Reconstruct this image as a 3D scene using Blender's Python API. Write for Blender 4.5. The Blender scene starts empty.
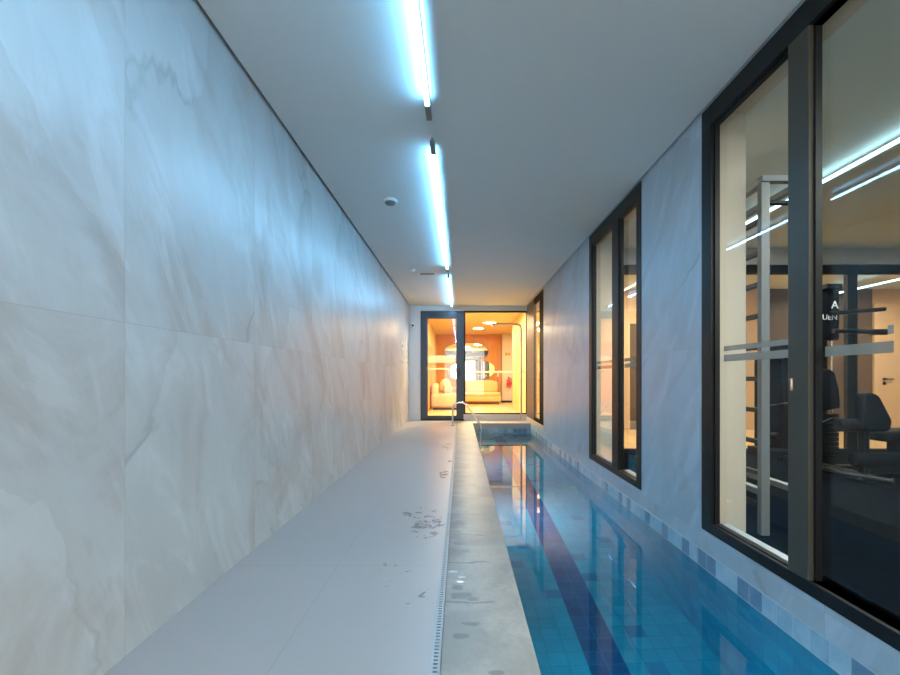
import bpy, bmesh, math, random
from mathutils import Vector, Matrix
random.seed(7)
S = bpy.context.scene
COL = S.collection

# ------------------------------------------------------------------ helpers
def lin(r, g, b):
    f = lambda c: (c/255/12.92) if c/255 <= .04045 else ((c/255+.055)/1.055)**2.4
    return (f(r), f(g), f(b), 1)

class MB:
    def __init__(s): s.bm = bmesh.new()
    def box(s, x0, x1, y0, y1, z0, z1, bev=0, rot=None, seg=2):
        t = bmesh.new()
        bmesh.ops.create_cube(t, size=1)
        c = Vector(((x0+x1)/2, (y0+y1)/2, (z0+z1)/2))
        d = (abs(x1-x0), abs(y1-y0), abs(z1-z0))
        bmesh.ops.scale(t, vec=d, verts=t.verts)
        if bev:
            bmesh.ops.bevel(t, geom=t.edges[:], offset=min(bev, min(d)*.49), segments=seg, profile=.5, affect='EDGES')
        if rot is not None: bmesh.ops.rotate(t, matrix=rot, verts=t.verts)
        bmesh.ops.translate(t, vec=c, verts=t.verts)
        s._join(t); return s
    def _join(s, t):
        me = bpy.data.meshes.new('t'); t.to_mesh(me); t.free()
        s.bm.from_mesh(me); bpy.data.meshes.remove(me)
    def cyl(s, a, b, r, r2=None, n=20, bev=0):
        a, b = Vector(a), Vector(b); d = b-a; L = d.length
        t = bmesh.new()
        bmesh.ops.create_cone(t, cap_ends=True, segments=n, radius1=r, radius2=r if r2 is None else r2, depth=L)
        if bev:
            es = [e for e in t.edges if abs(e.verts[0].co.z-e.verts[1].co.z) < 1e-6]
            bmesh.ops.bevel(t, geom=es, offset=bev, segments=3, profile=.5, affect='EDGES')
        q = d.normalized().to_track_quat('Z', 'Y').to_matrix().to_4x4()
        bmesh.ops.transform(t, matrix=Matrix.Translation((a+b)/2) @ q, verts=t.verts)
        s._join(t); return s
    def tube(s, pts, r, n=14, sm=3):
        pts = [Vector(p) for p in pts]
        for _ in range(sm):       # corner cutting
            q = [pts[0]]
            for i in range(len(pts)-1):
                q += [pts[i].lerp(pts[i+1], .25), pts[i].lerp(pts[i+1], .75)]
            pts = q + [pts[-1]]
        bm = s.bm; rings = []; nrm = None
        for i, p in enumerate(pts):
            t = (pts[min(i+1, len(pts)-1)]-pts[max(i-1, 0)]).normalized()
            if nrm is None:
                nrm = t.orthogonal().normalized()
            nrm = (nrm - t*nrm.dot(t)).normalized(); bi = t.cross(nrm)
            rings.append([bm.verts.new(p+(nrm*math.cos(2*math.pi*k/n)+bi*math.sin(2*math.pi*k/n))*r) for k in range(n)])
        for a, b in zip(rings, rings[1:]):
            for k in range(n): bm.faces.new((a[k], a[(k+1) % n], b[(k+1) % n], b[k]))
        bm.faces.new(rings[0][::-1]); bm.faces.new(rings[-1]); return s
    def prism(s, poly, axis, a, b, bev=0, seg=2):
        """poly: 2-D outline; axis 'x': (y,z), 'y': (x,z), 'z': (x,y); from a to b along the axis"""
        t = bmesh.new()
        f = {'x': lambda p, h: (h, p[0], p[1]), 'y': lambda p, h: (p[0], h, p[1]), 'z': lambda p, h: (p[0], p[1], h)}[axis]
        lo = [t.verts.new(f(p, a)) for p in poly]; hi = [t.verts.new(f(p, b)) for p in poly]
        n = len(poly)
        t.faces.new(lo[::-1]); t.faces.new(hi)
        for k in range(n): t.faces.new((lo[k], lo[(k+1) % n], hi[(k+1) % n], hi[k]))
        bmesh.ops.recalc_face_normals(t, faces=t.faces)
        if bev: bmesh.ops.bevel(t, geom=t.edges[:], offset=bev, segments=seg, profile=.5, affect='EDGES')
        s._join(t); return s
    def lathe(s, prof, c=(0, 0, 0), n=28, mat=None):
        t = bmesh.new(); rings = []
        for r, z in prof:
            rings.append([t.verts.new((max(r, 1e-4)*math.cos(2*math.pi*k/n), max(r, 1e-4)*math.sin(2*math.pi*k/n), z)) for k in range(n)])
        for a, b in zip(rings, rings[1:]):
            for k in range(n): t.faces.new((a[k], a[(k+1) % n], b[(k+1) % n], b[k]))
        t.faces.new(rings[0][::-1]); t.faces.new(rings[-1])
        bmesh.ops.recalc_face_normals(t, faces=t.faces)
        if mat is not None: bmesh.ops.transform(t, matrix=mat, verts=t.verts)
        bmesh.ops.translate(t, vec=c, verts=t.verts)
        s._join(t); return s
    def pillow(s, c, d, rot=None, p=3.2, nu=28, nv=18):
        """soft superellipsoid cushion of full size d"""
        t = bmesh.new()
        bmesh.ops.create_uvsphere(t, u_segments=nu, v_segments=nv, radius=1)
        for v in t.verts:
            n = (abs(v.co.x)**p+abs(v.co.y)**p+abs(v.co.z)**p)**(1/p)
            v.co = Vector((v.co.x/n*d[0]/2, v.co.y/n*d[1]/2, v.co.z/n*d[2]/2))
        if rot is not None: bmesh.ops.rotate(t, matrix=rot, verts=t.verts)
        bmesh.ops.translate(t, vec=c, verts=t.verts)
        s._join(t); return s
    def build(s, name, m, parent=None, smooth=None):
        me = bpy.data.meshes.new(name)
        o_ = Vector((0, 0, 0))
        if parent is not None: o_ = parent.location
        bmesh.ops.translate(s.bm, vec=-o_, verts=s.bm.verts) if parent is not None and parent.type == 'EMPTY' else None
        s.bm.to_mesh(me); s.bm.free()
        me.materials.append(m)
        if smooth is not None:
            me.polygons.foreach_set('use_smooth', [True]*len(me.polygons))
            me.set_sharp_from_angle(angle=math.radians(smooth))
        o = bpy.data.objects.new(name, me); COL.objects.link(o)
        if parent is not None: o.parent = parent
        return o

def tag(o, label=None, cat=None, group=None, kind=None):
    if label: o['label'] = label
    if cat: o['category'] = cat
    if group: o['group'] = group
    if kind: o['kind'] = kind
    return o
def thing(name, loc, label, cat, group=None):
    o = bpy.data.objects.new(name, None); o.location = loc; o.empty_display_size = .1
    COL.objects.link(o); return tag(o, label, cat, group)
def struct(name, loc=(0, 0, 0)):
    o = bpy.data.objects.new(name, None); o.location = loc; o.empty_display_size = .1
    COL.objects.link(o); return tag(o, kind='structure')

# sub-parts are built in their grandparent's coordinates: parent mesh sits at the thing's origin
def sub(mb, name, m, part, smooth=None):
    root = part.parent
    bmesh.ops.translate(mb.bm, vec=-root.location, verts=mb.bm.verts)
    o = mb.build(name, m, None, smooth); o.parent = part; return o

# ------------------------------------------------------------------ materials
class NT:
    def __init__(s, name):
        s.m = bpy.data.materials.new(name); s.m.use_nodes = True
        s.t = s.m.node_tree; s.t.nodes.clear()
        s.out = s.t.nodes.new('ShaderNodeOutputMaterial')
    def n(s, typ, **k):
        o = s.t.nodes.new(typ)
        for a, v in k.items(): setattr(o, a, v)
        return o
    def l(s, a, b): s.t.links.new(a, b)
    def put(s, sock, v):
        if hasattr(v, 'is_output'): s.l(v, sock)
        elif v is not None: sock.default_value = v
    def math(s, op, a, b=None, c=None, clamp=False):
        o = s.n('ShaderNodeMath', operation=op, use_clamp=clamp)
        for i, v in enumerate((a, b, c)):
            if v is not None: s.put(o.inputs[i], v)
        return o.outputs[0]
    def vmath(s, op, a, b=None):
        o = s.n('ShaderNodeVectorMath', operation=op)
        s.put(o.inputs[0], a)
        if b is not None: s.put(o.inputs[1], b)
        return o.outputs[0]
    def mix(s, f, a, b, blend='MIX'):
        o = s.n('ShaderNodeMix', data_type='RGBA', blend_type=blend)
        s.put(o.inputs[0], f); s.put(o.inputs[6], a); s.put(o.inputs[7], b)
        return o.outputs[2]
    def ramp(s, f, stops, interp='LINEAR'):
        o = s.n('ShaderNodeValToRGB'); s.put(o.inputs[0], f); r = o.color_ramp; r.interpolation = interp
        while len(r.elements) < len(stops): r.elements.new(.5)
        for e, (p, c) in zip(r.elements, stops):
            e.position = p; e.color = c if len(c) == 4 else (*c, 1)
        return o.outputs[0]
    def step(s, x, a, b):
        o = s.n('ShaderNodeMapRange', interpolation_type='SMOOTHSTEP')
        s.put(o.inputs[0], x); o.inputs[1].default_value = a; o.inputs[2].default_value = b
        return o.outputs[0]
    def noise(s, v, scale, detail=4, rough=.5, dist=0):
        o = s.n('ShaderNodeTexNoise'); s.put(o.inputs['Vector'], v)
        o.inputs['Scale'].default_value = scale; o.inputs['Detail'].default_value = detail
        o.inputs['Roughness'].default_value = rough; o.inputs['Distortion'].default_value = dist
        return o.outputs['Fac']
    def coord(s): return s.n('ShaderNodeTexCoord').outputs['Object']
    def sep(s, v):
        o = s.n('ShaderNodeSeparateXYZ'); s.put(o.inputs[0], v); return o.outputs
    def comb(s, x, y, z):
        o = s.n('ShaderNodeCombineXYZ')
        for i, v in enumerate((x, y, z)): s.put(o.inputs[i], v)
        return o.outputs[0]
    def white(s, v):
        o = s.n('ShaderNodeTexWhiteNoise', noise_dimensions='3D'); s.put(o.inputs['Vector'], v)
        return o.outputs
    def bump(s, h, strength=.1, dist=.01):
        o = s.n('ShaderNodeBump'); s.put(o.inputs['Height'], h)
        o.inputs['Strength'].default_value = strength; o.inputs['Distance'].default_value = dist
        return o.outputs[0]
    def bsdf(s, col, rough=.5, metal=0, spec=.5, normal=None, **k):
        o = s.n('ShaderNodeBsdfPrincipled')
        s.put(o.inputs['Base Color'], col); s.put(o.inputs['Roughness'], rough)
        s.put(o.inputs['Metallic'], metal); s.put(o.inputs['Specular IOR Level'], spec)
        if normal is not None: s.l(normal, o.inputs['Normal'])
        for a, v in k.items(): s.put(o.inputs[a.replace('_', ' ')], v)
        s.l(o.outputs[0], s.out.inputs[0]); return o

def plain(name, col, rough=.5, metal=0, spec=.5, grain=0, gs=40, bumpy=0):
    t = NT(name); c = col
    nz = t.noise(t.coord(), gs, 5)
    if grain:
        c = t.mix(nz, tuple(v*(1-grain) for v in col[:3])+(1,), tuple(min(1, v*(1+grain)) for v in col[:3])+(1,))
    t.bsdf(c, rough, metal, spec, t.bump(nz, bumpy, .004) if bumpy else None)
    return t.m

def emit(name, col, st):
    t = NT(name); e = t.n('ShaderNodeEmission'); e.inputs[0].default_value = (*col, 1); e.inputs[1].default_value = st
    t.l(e.outputs[0], t.out.inputs[0]); return t.m

def marble(name, y0, pitch, zs, gain=(1, 1, 1), base=((.60, .59, .58), (.70, .685, .67), (.76, .755, .75)), rough=.34, drift=.75):
    t = NT(name); co = t.coord(); x, y, z = t.sep(co)[:3]
    u = t.math('DIVIDE', t.math('SUBTRACT', y, y0), pitch)
    w = t.math('DIVIDE', z, zs)
    cell = t.comb(t.math('FLOOR', u), t.math('MINIMUM', t.math('FLOOR', w), 1.0), 3.0)
    rnd = t.white(cell)
    off = t.vmath('MULTIPLY', rnd[1], (7.0, 7.0, 7.0))
    # diagonal drift of the bedding: shear the slab's own coordinates
    p0 = t.comb(t.math('MULTIPLY', x, .3), t.math('ADD', y, t.math('MULTIPLY', z, .45)), t.math('MULTIPLY', z, .75))
    p = t.vmath('ADD', p0, off)
    big = t.noise(p, 1.1, 6, .55, .9)
    col = t.ramp(big, [(.28, base[0]), (.5, base[1]), (.72, base[2])])
    # beige drifts
    bg = t.step(t.noise(t.vmath('ADD', p, (5, 1, 2)), 1.0, 7, .6, 1.6), .45, .68)
    col = t.mix(t.math('MULTIPLY', bg, drift), col, (.54, .455, .40, 1))
    # whitish cloudy streaks
    st = t.noise(t.vmath('MULTIPLY', p, (1, 1.7, .9)), 2.0, 8, .64, 1.3)
    col = t.mix(t.math('MULTIPLY', t.step(st, .50, .68), .5), col, (.86, .86, .86, 1))
    fine = t.noise(t.vmath('MULTIPLY', p, (1, 2.2, .7)), 7, 6, .65, .8)
    col = t.mix(t.math('MULTIPLY', t.step(fine, .52, .68), .16), col, (.50, .49, .48, 1))
    # veins
    vn = t.noise(t.vmath('ADD', p, (2, 9, 4)), .62, 5, .52, .9)
    v = t.math('SUBTRACT', 1.0, t.step(t.math('ABSOLUTE', t.math('SUBTRACT', vn, .5)), 0, .012))
    vm = t.step(t.noise(p, 1.3, 2), .50, .68)
    col = t.mix(t.math('MULTIPLY', t.math('MULTIPLY', v, vm), .5), col, (.36, .31, .28, 1))
    # cloud edges: one-sided soft shading of vein
    v2 = t.math('SUBTRACT', 1.0, t.step(t.math('SUBTRACT', vn, .5), 0, .09))
    v2 = t.math('MULTIPLY', v2, t.math('GREATER_THAN', vn, .5))
    col = t.mix(t.math('MULTIPLY', v2, .22), col, (.45, .40, .36, 1))
    # joints
    fy = t.math('FRACT', u); ey = t.math('MULTIPLY', t.math('MINIMUM', fy, t.math('SUBTRACT', 1.0, fy)), pitch)
    ez = t.math('ABSOLUTE', t.math('SUBTRACT', z, zs))
    j = t.math('SUBTRACT', 1.0, t.step(t.math('MINIMUM', ey, ez), .0012, .0028))
    col = t.mix(t.math('MULTIPLY', j, .45), col, (.50, .44, .40, 1))
    col = t.mix(1.0, col, (*gain, 1), 'MULTIPLY')
    rg = t.math('ADD', rough-.04, t.math('MULTIPLY', big, .1))
    t.bsdf(col, rg, 0, .36); return t.m

def pool_tile(name, size, cols, grout, axes, mixv=.5, rough=.25, stripe=None, accent=None, shift=0.0, gr=.6):
    """square ceramic tiles; axes picks the two object axes; stripe = (x0,x1,cols)"""
    t = NT(name); c = t.sep(t.coord()); a = c[axes[0]]; b = c[axes[1]]
    ua = t.math('DIVIDE', t.math('SUBTRACT', a, shift), size); ub = t.math('DIVIDE', b, size)
    cell = t.comb(t.math('FLOOR', ua), t.math('FLOOR', ub), 1.0)
    r = t.white(cell)[0]
    cl = t.noise(t.coord(), 9, 5, .6, .5)
    f = t.math('ADD', t.math('MULTIPLY', r, mixv), t.math('MULTIPLY', cl, 1-mixv))
    col = t.ramp(f, [(.2, cols[0]), (.5, cols[1]), (.85, cols[2])])
    if accent:
        col = t.mix(t.math('GREATER_THAN', t.white(t.vmath('ADD', cell, (11, 3, 5)))[0], accent[0]), col, t.mix(cl, (*accent[1], 1), (*accent[2], 1)))
    if stripe:
        s = t.math('MULTIPLY', t.math('GREATER_THAN', c[0], stripe[0]), t.math('LESS_THAN', c[0], stripe[1]))
        col = t.mix(s, col, t.ramp(f, [(.2, stripe[2][0]), (.5, stripe[2][1]), (.85, stripe[2][2])]))
    fa = t.math('FRACT', ua); fb = t.math('FRACT', ub)
    e = t.math('MINIMUM', t.math('MINIMUM', fa, t.math('SUBTRACT', 1.0, fa)), t.math('MINIMUM', fb, t.math('SUBTRACT', 1.0, fb)))
    g = t.math('SUBTRACT', 1.0, t.step(t.math('MULTIPLY', e, size), .0015, .004))
    col = t.mix(t.math('MULTIPLY', g, gr), col, (*grout, 1))
    t.bsdf(col, rough, 0, .5); return t.m

def wood(name, a, b, axis=2, rough=.45, plank=0.0, paxis=0):
    t = NT(name); co = t.coord(); c = t.sep(co)
    sc = [9, 9, 9]; sc[axis] = .7
    p = t.vmath('MULTIPLY', co, tuple(sc))
    if plank:
        k = t.math('FLOOR', t.math('DIVIDE', c[paxis], plank))
        p = t.vmath('ADD', p, t.vmath('MULTIPLY', t.white(t.comb(k, 2.0, 1.0))[1], (9, 9, 9)))
    n1 = t.noise(p, 1.5, 6, .6, .6); n2 = t.noise(t.vmath('MULTIPLY', p, (4, 4, 4)), 1.2, 4, .6)
    col = t.mix(t.math('ADD', t.math('MULTIPLY', n1, .7), t.math('MULTIPLY', n2, .3)), (*a, 1), (*b, 1))
    if plank:
        f = t.math('FRACT', t.math('DIVIDE', c[paxis], plank))
        e = t.math('MULTIPLY', t.math('MINIMUM', f, t.math('SUBTRACT', 1.0, f)), plank)
        col = t.mix(t.math('SUBTRACT', 1.0, t.step(e, .001, .004)), col, tuple(v*.4 for v in a)+(1,))
    t.bsdf(col, rough); return t.m

def glass(name, tint=(.93, .96, .95), f0=.045, grime=0):
    t = NT(name); lw = t.n('ShaderNodeLayerWeight'); lw.inputs[0].default_value = .5
    f = t.math('ADD', f0, t.math('MULTIPLY', t.math('POWER', lw.outputs['Facing'], 5.0), 1-f0))
    tr = t.n('ShaderNodeBsdfTransparent'); tr.inputs[0].default_value = (*tint, 1)
    gl = t.n('ShaderNodeBsdfGlossy'); gl.inputs['Roughness'].default_value = 0; gl.inputs[0].default_value = (1, 1, 1, 1)
    m = t.n('ShaderNodeMixShader'); t.l(f, m.inputs[0]); t.l(tr.outputs[0], m.inputs[1]); t.l(gl.outputs[0], m.inputs[2])
    t.l(m.outputs[0], t.out.inputs[0]); return t.m

def frosted(name, col=(.8, .85, .86), a=.5):
    t = NT(name); d = t.n('ShaderNodeBsdfDiffuse'); d.inputs[0].default_value = (*col, 1)
    tl = t.n('ShaderNodeBsdfTranslucent'); tl.inputs[0].default_value = (*col, 1)
    tr = t.n('ShaderNodeBsdfTransparent')
    m1 = t.n('ShaderNodeMixShader'); m1.inputs[0].default_value = .5; t.l(d.outputs[0], m1.inputs[1]); t.l(tl.outputs[0], m1.inputs[2])
    m2 = t.n('ShaderNodeMixShader'); m2.inputs[0].default_value = a; t.l(tr.outputs[0], m2.inputs[1]); t.l(m1.outputs[0], m2.inputs[2])
    t.l(m2.outputs[0], t.out.inputs[0]); return t.m

def deck_mat():
    t = NT('deck_porcelain'); co = t.coord(); x, y, z = t.sep(co)[:3]
    n1 = t.noise(co, 1.6, 5, .6); n2 = t.noise(co, 30, 4, .6)
    col = t.mix(n1, (.345, .315, .305, 1), (.40, .37, .355, 1))
    col = t.mix(t.math('MULTIPLY', n2, .12), col, (.42, .41, .42, 1))
    fx = t.math('FRACT', t.math('DIVIDE', t.math('ADD', x, .655), .6)); fy = t.math('FRACT', t.math('DIVIDE', y, 1.2))
    e = t.math('MINIMUM', t.math('MULTIPLY', t.math('MINIMUM', fx, t.math('SUBTRACT', 1.0, fx)), .6),
               t.math('MULTIPLY', t.math('MINIMUM', fy, t.math('SUBTRACT', 1.0, fy)), 1.2))
    j = t.math('SUBTRACT', 1.0, t.step(e, .001, .003))
    col = t.mix(t.math('MULTIPLY', j, .6), col, (.27, .255, .25, 1))
    # splash marks beside the drain
    wet = None
    nz = t.noise(co, 14, 5, .65, .8)
    for cx, cy, rx, ry, th in ((-.22, 3.05, .13, .3, .52), (-.3, 3.35, .16, .16, .56), (-.17, 4.7, .06, .25, .5),
                               (-.2, 2.05, .1, .12, .6), (-.34, 2.3, .12, .2, .6), (-.13, 5.4, .03, .1, .48), (-.2, 6.6, .1, .4, .55)):
        d = t.math('SQRT', t.math('ADD', t.math('POWER', t.math('DIVIDE', t.math('SUBTRACT', x, cx), rx), 2.0),
                                  t.math('POWER', t.math('DIVIDE', t.math('SUBTRACT', y, cy), ry), 2.0)))
        m = t.math('MULTIPLY', t.math('SUBTRACT', 1.0, t.step(d, .6, 1.05)), t.step(nz, th, th+.03))
        wet = m if wet is None else t.math('MAXIMUM', wet, m)
    col = t.mix(t.math('MULTIPLY', wet, .62), col, (.17, .16, .17, 1))
    rg = t.math('SUBTRACT', t.math('ADD', .33, t.math('MULTIPLY', n1, .1)), t.math('MULTIPLY', wet, .25))
    t.bsdf(col, rg, 0, .5, t.bump(n2, .03, .002)); return t.m

def coping_mat():
    t = NT('coping_stone'); co = t.coord(); x, y, z = t.sep(co)[:3]
    n1 = t.noise(co, 3.2, 6, .62, .4); n2 = t.noise(co, 45, 5, .65)
    col = t.mix(t.step(n1, .35, .68), (.295, .275, .25, 1), (.41, .38, .34, 1))
    col = t.mix(t.math('MULTIPLY', t.step(n2, .35, .7), .32), col, (.26, .25, .235, 1))
    n3 = t.noise(t.vmath('MULTIPLY', co, (1, .6, 1)), 11, 6, .65, 1.0)
    col = t.mix(t.math('MULTIPLY', t.step(n3, .5, .66), .35), col, (.24, .23, .22, 1))
    # joints between slabs, ragged, fading before the water side
    wob = t.math('MULTIPLY', t.math('SUBTRACT', t.noise(co, 5, 3), .5), .08)
    yy = t.math('ADD', y, wob)
    f = t.math('FRACT', t.math('DIVIDE', t.math('SUBTRACT', yy, 2.005), .432))
    e = t.math('MULTIPLY', t.math('MINIMUM', f, t.math('SUBTRACT', 1.0, f)), .432)
    j = t.math('MULTIPLY', t.math('SUBTRACT', 1.0, t.step(e, .003, .012)), t.math('SUBTRACT', 1.0, t.step(x, .12, .17)))
    j = t.math('MULTIPLY', j, t.step(y, 1.8, 1.95))
    col = t.mix(t.math('MULTIPLY', j, .6), col, (.12, .115, .11, 1))
    # damp along the drain side
    dn = t.noise(t.vmath('MULTIPLY', co, (1.5, 2.6, 1)), 3.4, 5, .6, .6)
    side = t.math('SUBTRACT', 1.0, t.step(x, -.06, .16)); far = t.step(y, 1.9, 3.2)
    damp = t.math('MULTIPLY', t.math('MULTIPLY', side, far), t.step(dn, .42, .6))
    # footprints and drips: soft-edged dark blots
    wet = t.math('MULTIPLY', damp, .95)
    nz = t.math('MULTIPLY', t.math('SUBTRACT', t.noise(co, 34, 5, .6), .5), 1.9)
    for cx, cy, rx, ry in ((.0, 1.744, .034, .02), (.043, 1.832, .034, .017), (.056, 2.036, .03, .02), (.004, 2.07, .05, .035),
                           (.122, 1.527, .03, .014), (.03, 2.6, .03, .025), (.0, 2.72, .05, .03), (-.02, 2.15, .03, .03),
                           (.06, 2.43, .02, .012), (-.01, 3.1, .05, .06)):
        d = t.math('SQRT', t.math('ADD', t.math('POWER', t.math('DIVIDE', t.math('SUBTRACT', x, cx), rx), 2.0),
                                  t.math('POWER', t.math('DIVIDE', t.math('SUBTRACT', y, cy), ry), 2.0)))
        m = t.math('SUBTRACT', 1.0, t.step(t.math('ADD', d, nz), .8, 1.1))
        wet = t.math('MAXIMUM', wet, m)
    col = t.mix(t.math('MULTIPLY', wet, .55), col, (.10, .10, .105, 1))
    rg = t.math('SUBTRACT', .5, t.math('MULTIPLY', wet, .12))
    t.bsdf(col, rg, 0, .5, t.bump(t.math('ADD', n2, t.math('MULTIPLY', j, -2.0)), .12, .004)); return t.m

def water_mat():
    t = NT('pool_water'); g = t.n('ShaderNodeBsdfGlass'); g.inputs['IOR'].default_value = 1.333; g.inputs['Roughness'].default_value = 0
    g.inputs['Color'].default_value = (1, 1, 1, 1)
    nz = t.noise(t.coord(), 2.2, 2, .5)
    t.l(t.bump(nz, .012, .01), g.inputs['Normal'])
    t.l(g.outputs[0], t.out.inputs[0])
    v = t.n('ShaderNodeVolumeAbsorption'); v.inputs[0].default_value = (.42, .86, .95, 1); v.inputs[1].default_value = .55
    t.l(v.outputs[0], t.out.inputs[1]); return t.m

M = {}
M['marble'] = marble('marble_slabs', 1.617, 1.02, 1.2, (.70, .725, .735))
M['marble_led_tint'] = marble('marble_slabs_led_tint', 2.92, 1.0, 1.2, (.62, .74, .83), ((.58, .60, .62), (.66, .68, .70), (.72, .74, .76)), .34, .25)  # same marble, cooler: blue cast of the LEDs mixed into its colour
M['plaster'] = plain('ceiling_plaster', (.60, .665, .675, 1), .7, grain=.02, gs=8)
M['slot'] = plain('shadow_gap', (.03, .035, .03, 1), .7)
M['deck'] = deck_mat()
M['coping'] = coping_mat()
M['cream'] = plain('cream_paint', (.58, .52, .42, 1), .6, grain=.02, gs=6)
M['warm_cream'] = plain('warm_cream_paint', (.70, .53, .25, 1), .6, grain=.02, gs=6)
M['pale'] = plain('pale_wall_paint', (.74, .71, .70, 1), .55)
M['curb'] = plain('pale_stone_curb', (.70, .62, .53, 1), .45, grain=.05, gs=20)
M['track'] = plain('grey_track', (.30, .33, .34, 1), .5)
M['lit_alu'] = plain('lit_aluminium', (.060, .055, .043, 1), .45, .0, .4)  # lighter copy of the frame metal, light on the mullion put into its colour
M['matte_black'] = plain('matte_black_metal', (.006, .006, .007, 1), .7, 0, .1)
M['grey_paint'] = plain('grey_paint', (.52, .53, .55, 1), .55)
M['black_alu'] = plain('charcoal_aluminium', (.009, .010, .011, 1), .45, .0, .25, grain=.1, gs=3)
M['blue_alu'] = plain('slate_blue_aluminium', (.035, .05, .068, 1), .35, .1, .5)
M['bronze_alu'] = plain('grey_brown_aluminium', (.10, .085, .075, 1), .45, .1)
M['glass'] = glass('clear_glass', (.95, .965, .96), .016)
M['door_glass'] = glass('door_glass', (.97, .97, .95), .03)
M['frost'] = frosted('frosted_film', (.26, .28, .29), .7)
M['frost_door'] = frosted('frosted_door_film', (.95, .88, .70), .6)
M['frost_thin'] = frosted('frosted_film_thin', (.9, .85, .75), .28)
M['chrome'] = plain('polished_steel', (.72, .72, .73, 1), .12, 1.0)
M['steel'] = plain('brushed_steel', (.55, .52, .48, 1), .28, 1.0)
M['white_plastic'] = plain('white_plastic', (.78, .79, .80, 1), .4)
M['black_plastic'] = plain('black_plastic', (.012, .012, .014, 1), .4)
M['grey_metal'] = plain('grey_coated_metal', (.15, .165, .17, 1), .45)
M['dark_metal'] = plain('black_coated_metal', (.004, .005, .006, 1), .4, 0, .25)
M['vinyl'] = plain('black_vinyl', (.004, .005, .008, 1), .6, 0, .08, grain=.2, gs=60, bumpy=.1)
M['rubber'] = plain('rubber_flooring', (.0035, .0045, .006, 1), .8, 0, 0, grain=.35, gs=90)
M['gym_ceiling'] = plain('gym_ceiling_paint', (.62, .70, .67, 1), .7)
M['drain'] = plain('pale_drain_plastic', (.33, .38, .42, 1), .45)
M['tile_floor'] = pool_tile('pool_floor_tiles', .1125, ((.008, .34, .50), (.012, .41, .58), (.02, .48, .65)), (.008, .22, .36), (0, 1), .3, shift=.765, gr=.55, accent=(.94, (.007, .22, .40), (.014, .33, .52)),
                            stripe=(.765, .99, ((.002, .06, .19), (.003, .09, .26), (.006, .13, .33))))
M['tile_wall_x'] = pool_tile('pool_wall_tiles_long', .105, ((.012, .19, .33), (.016, .24, .39), (.024, .30, .46)), (.012, .18, .30), (1, 2), .35)
M['tile_wall_y'] = pool_tile('pool_wall_tiles_end', .105, ((.012, .19, .33), (.016, .24, .39), (.024, .30, .46)), (.012, .18, .30), (0, 2), .35)
M['band'] = pool_tile('waterline_tiles', .105, ((.20, .38, .52), (.34, .52, .64), (.52, .66, .74)), (.50, .60, .66), (1, 2), .3,
                      accent=(.78, (.09, .20, .33), (.24, .36, .48)))
M['band_end'] = pool_tile('waterline_tiles_end', .105, ((.14, .26, .34), (.24, .38, .46), (.36, .50, .56)), (.4, .5, .55), (0, 2), .5,
                          accent=(.7, (.05, .15, .26), (.12, .24, .36)))
M['water'] = water_mat()
M['orange_wood'] = wood('orange_wood_panelling', (.52, .21, .035), (.68, .32, .06), 2, .45, .55, 0)
M['tan_wood'] = wood('tan_wood', (.52, .36, .22), (.62, .45, .29), 2)
M['brown_wood'] = wood('dark_brown_wood', (.07, .045, .03), (.13, .085, .055), 2, .5, .4, 0)
M['floor_wood'] = wood('pale_wood_floor', (.56, .38, .17), (.68, .48, .24), 1, .35, .18, 0)
M['sofa'] = plain('cream_upholstery', (.62, .46, .20, 1), .85, grain=.08, gs=80, bumpy=.15)
M['armchair'] = plain('beige_boucle', (.58, .43, .28, 1), .9, grain=.15, gs=70, bumpy=.3)
M['cushion'] = plain('pale_cushion', (.66, .53, .30, 1), .85, grain=.08, gs=60, bumpy=.15)
M['cushion_brown'] = plain('tan_cushion', (.50, .33, .18, 1), .85, grain=.1, gs=60, bumpy=.15)
M['mirror'] = plain('mirror_silver', (.88, .90, .90, 1), .01, 1.0)
M['red'] = plain('red_enamel', (.62, .02, .015, 1), .35)
M['orange_sign'] = plain('orange_sign', (.60, .16, .06, 1), .5)
LED = (.28, .62, 1.0)
M['led'] = emit('led_diffuser', (.20, .60, 1.0), 36)
M['gym_led'] = emit('gym_led_diffuser', (.55, .86, 1.0), 8)
M['added_lens'] = emit('added_lamp_lens', (.85, .97, 1.0), 2)  # glow of the added underwater lamps
M['warm_lamp'] = emit('warm_lamp_diffuser', (1.0, .80, .45), 14)

# ------------------------------------------------------------------ dimensions
XL, XR = -1.206, 1.553          # corridor wall faces
YB, YE = -2.6, 10.6             # back and end of the corridor
H = 2.70
XP, YP = .274, 9.95             # pool's deck edge, pool's far end
ZW = -.212                      # water level
WT = 1.833                      # inner face of the window wall

# ------------------------------------------------------------------ shell of the corridor
m = MB().box(XL-.2, XL, YB-.2, YE+.1, -.3, H+.08)
tag(m.build('wall_left', M['marble']), kind='structure')

# ceiling board with shadow gaps along both long walls
m = MB().box(XL+.022, XR-.018, YB, YE, H, H+.06)
ceil = tag(m.build('ceiling', M['plaster']), kind='structure')
m = MB().box(XL, XL+.022, YB, YE, H+.045, H+.08).box(XR-.018, XR+.02, YB, YE, H+.045, H+.08)
tag(m.build('trim_1', M['slot']), kind='structure')
m = MB().box(XL-.2, 9.3, YB-.2, YE+.1, H+.08, H+.2)
tag(m.build('ceiling_slab', M['grey_paint']), kind='structure')

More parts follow.
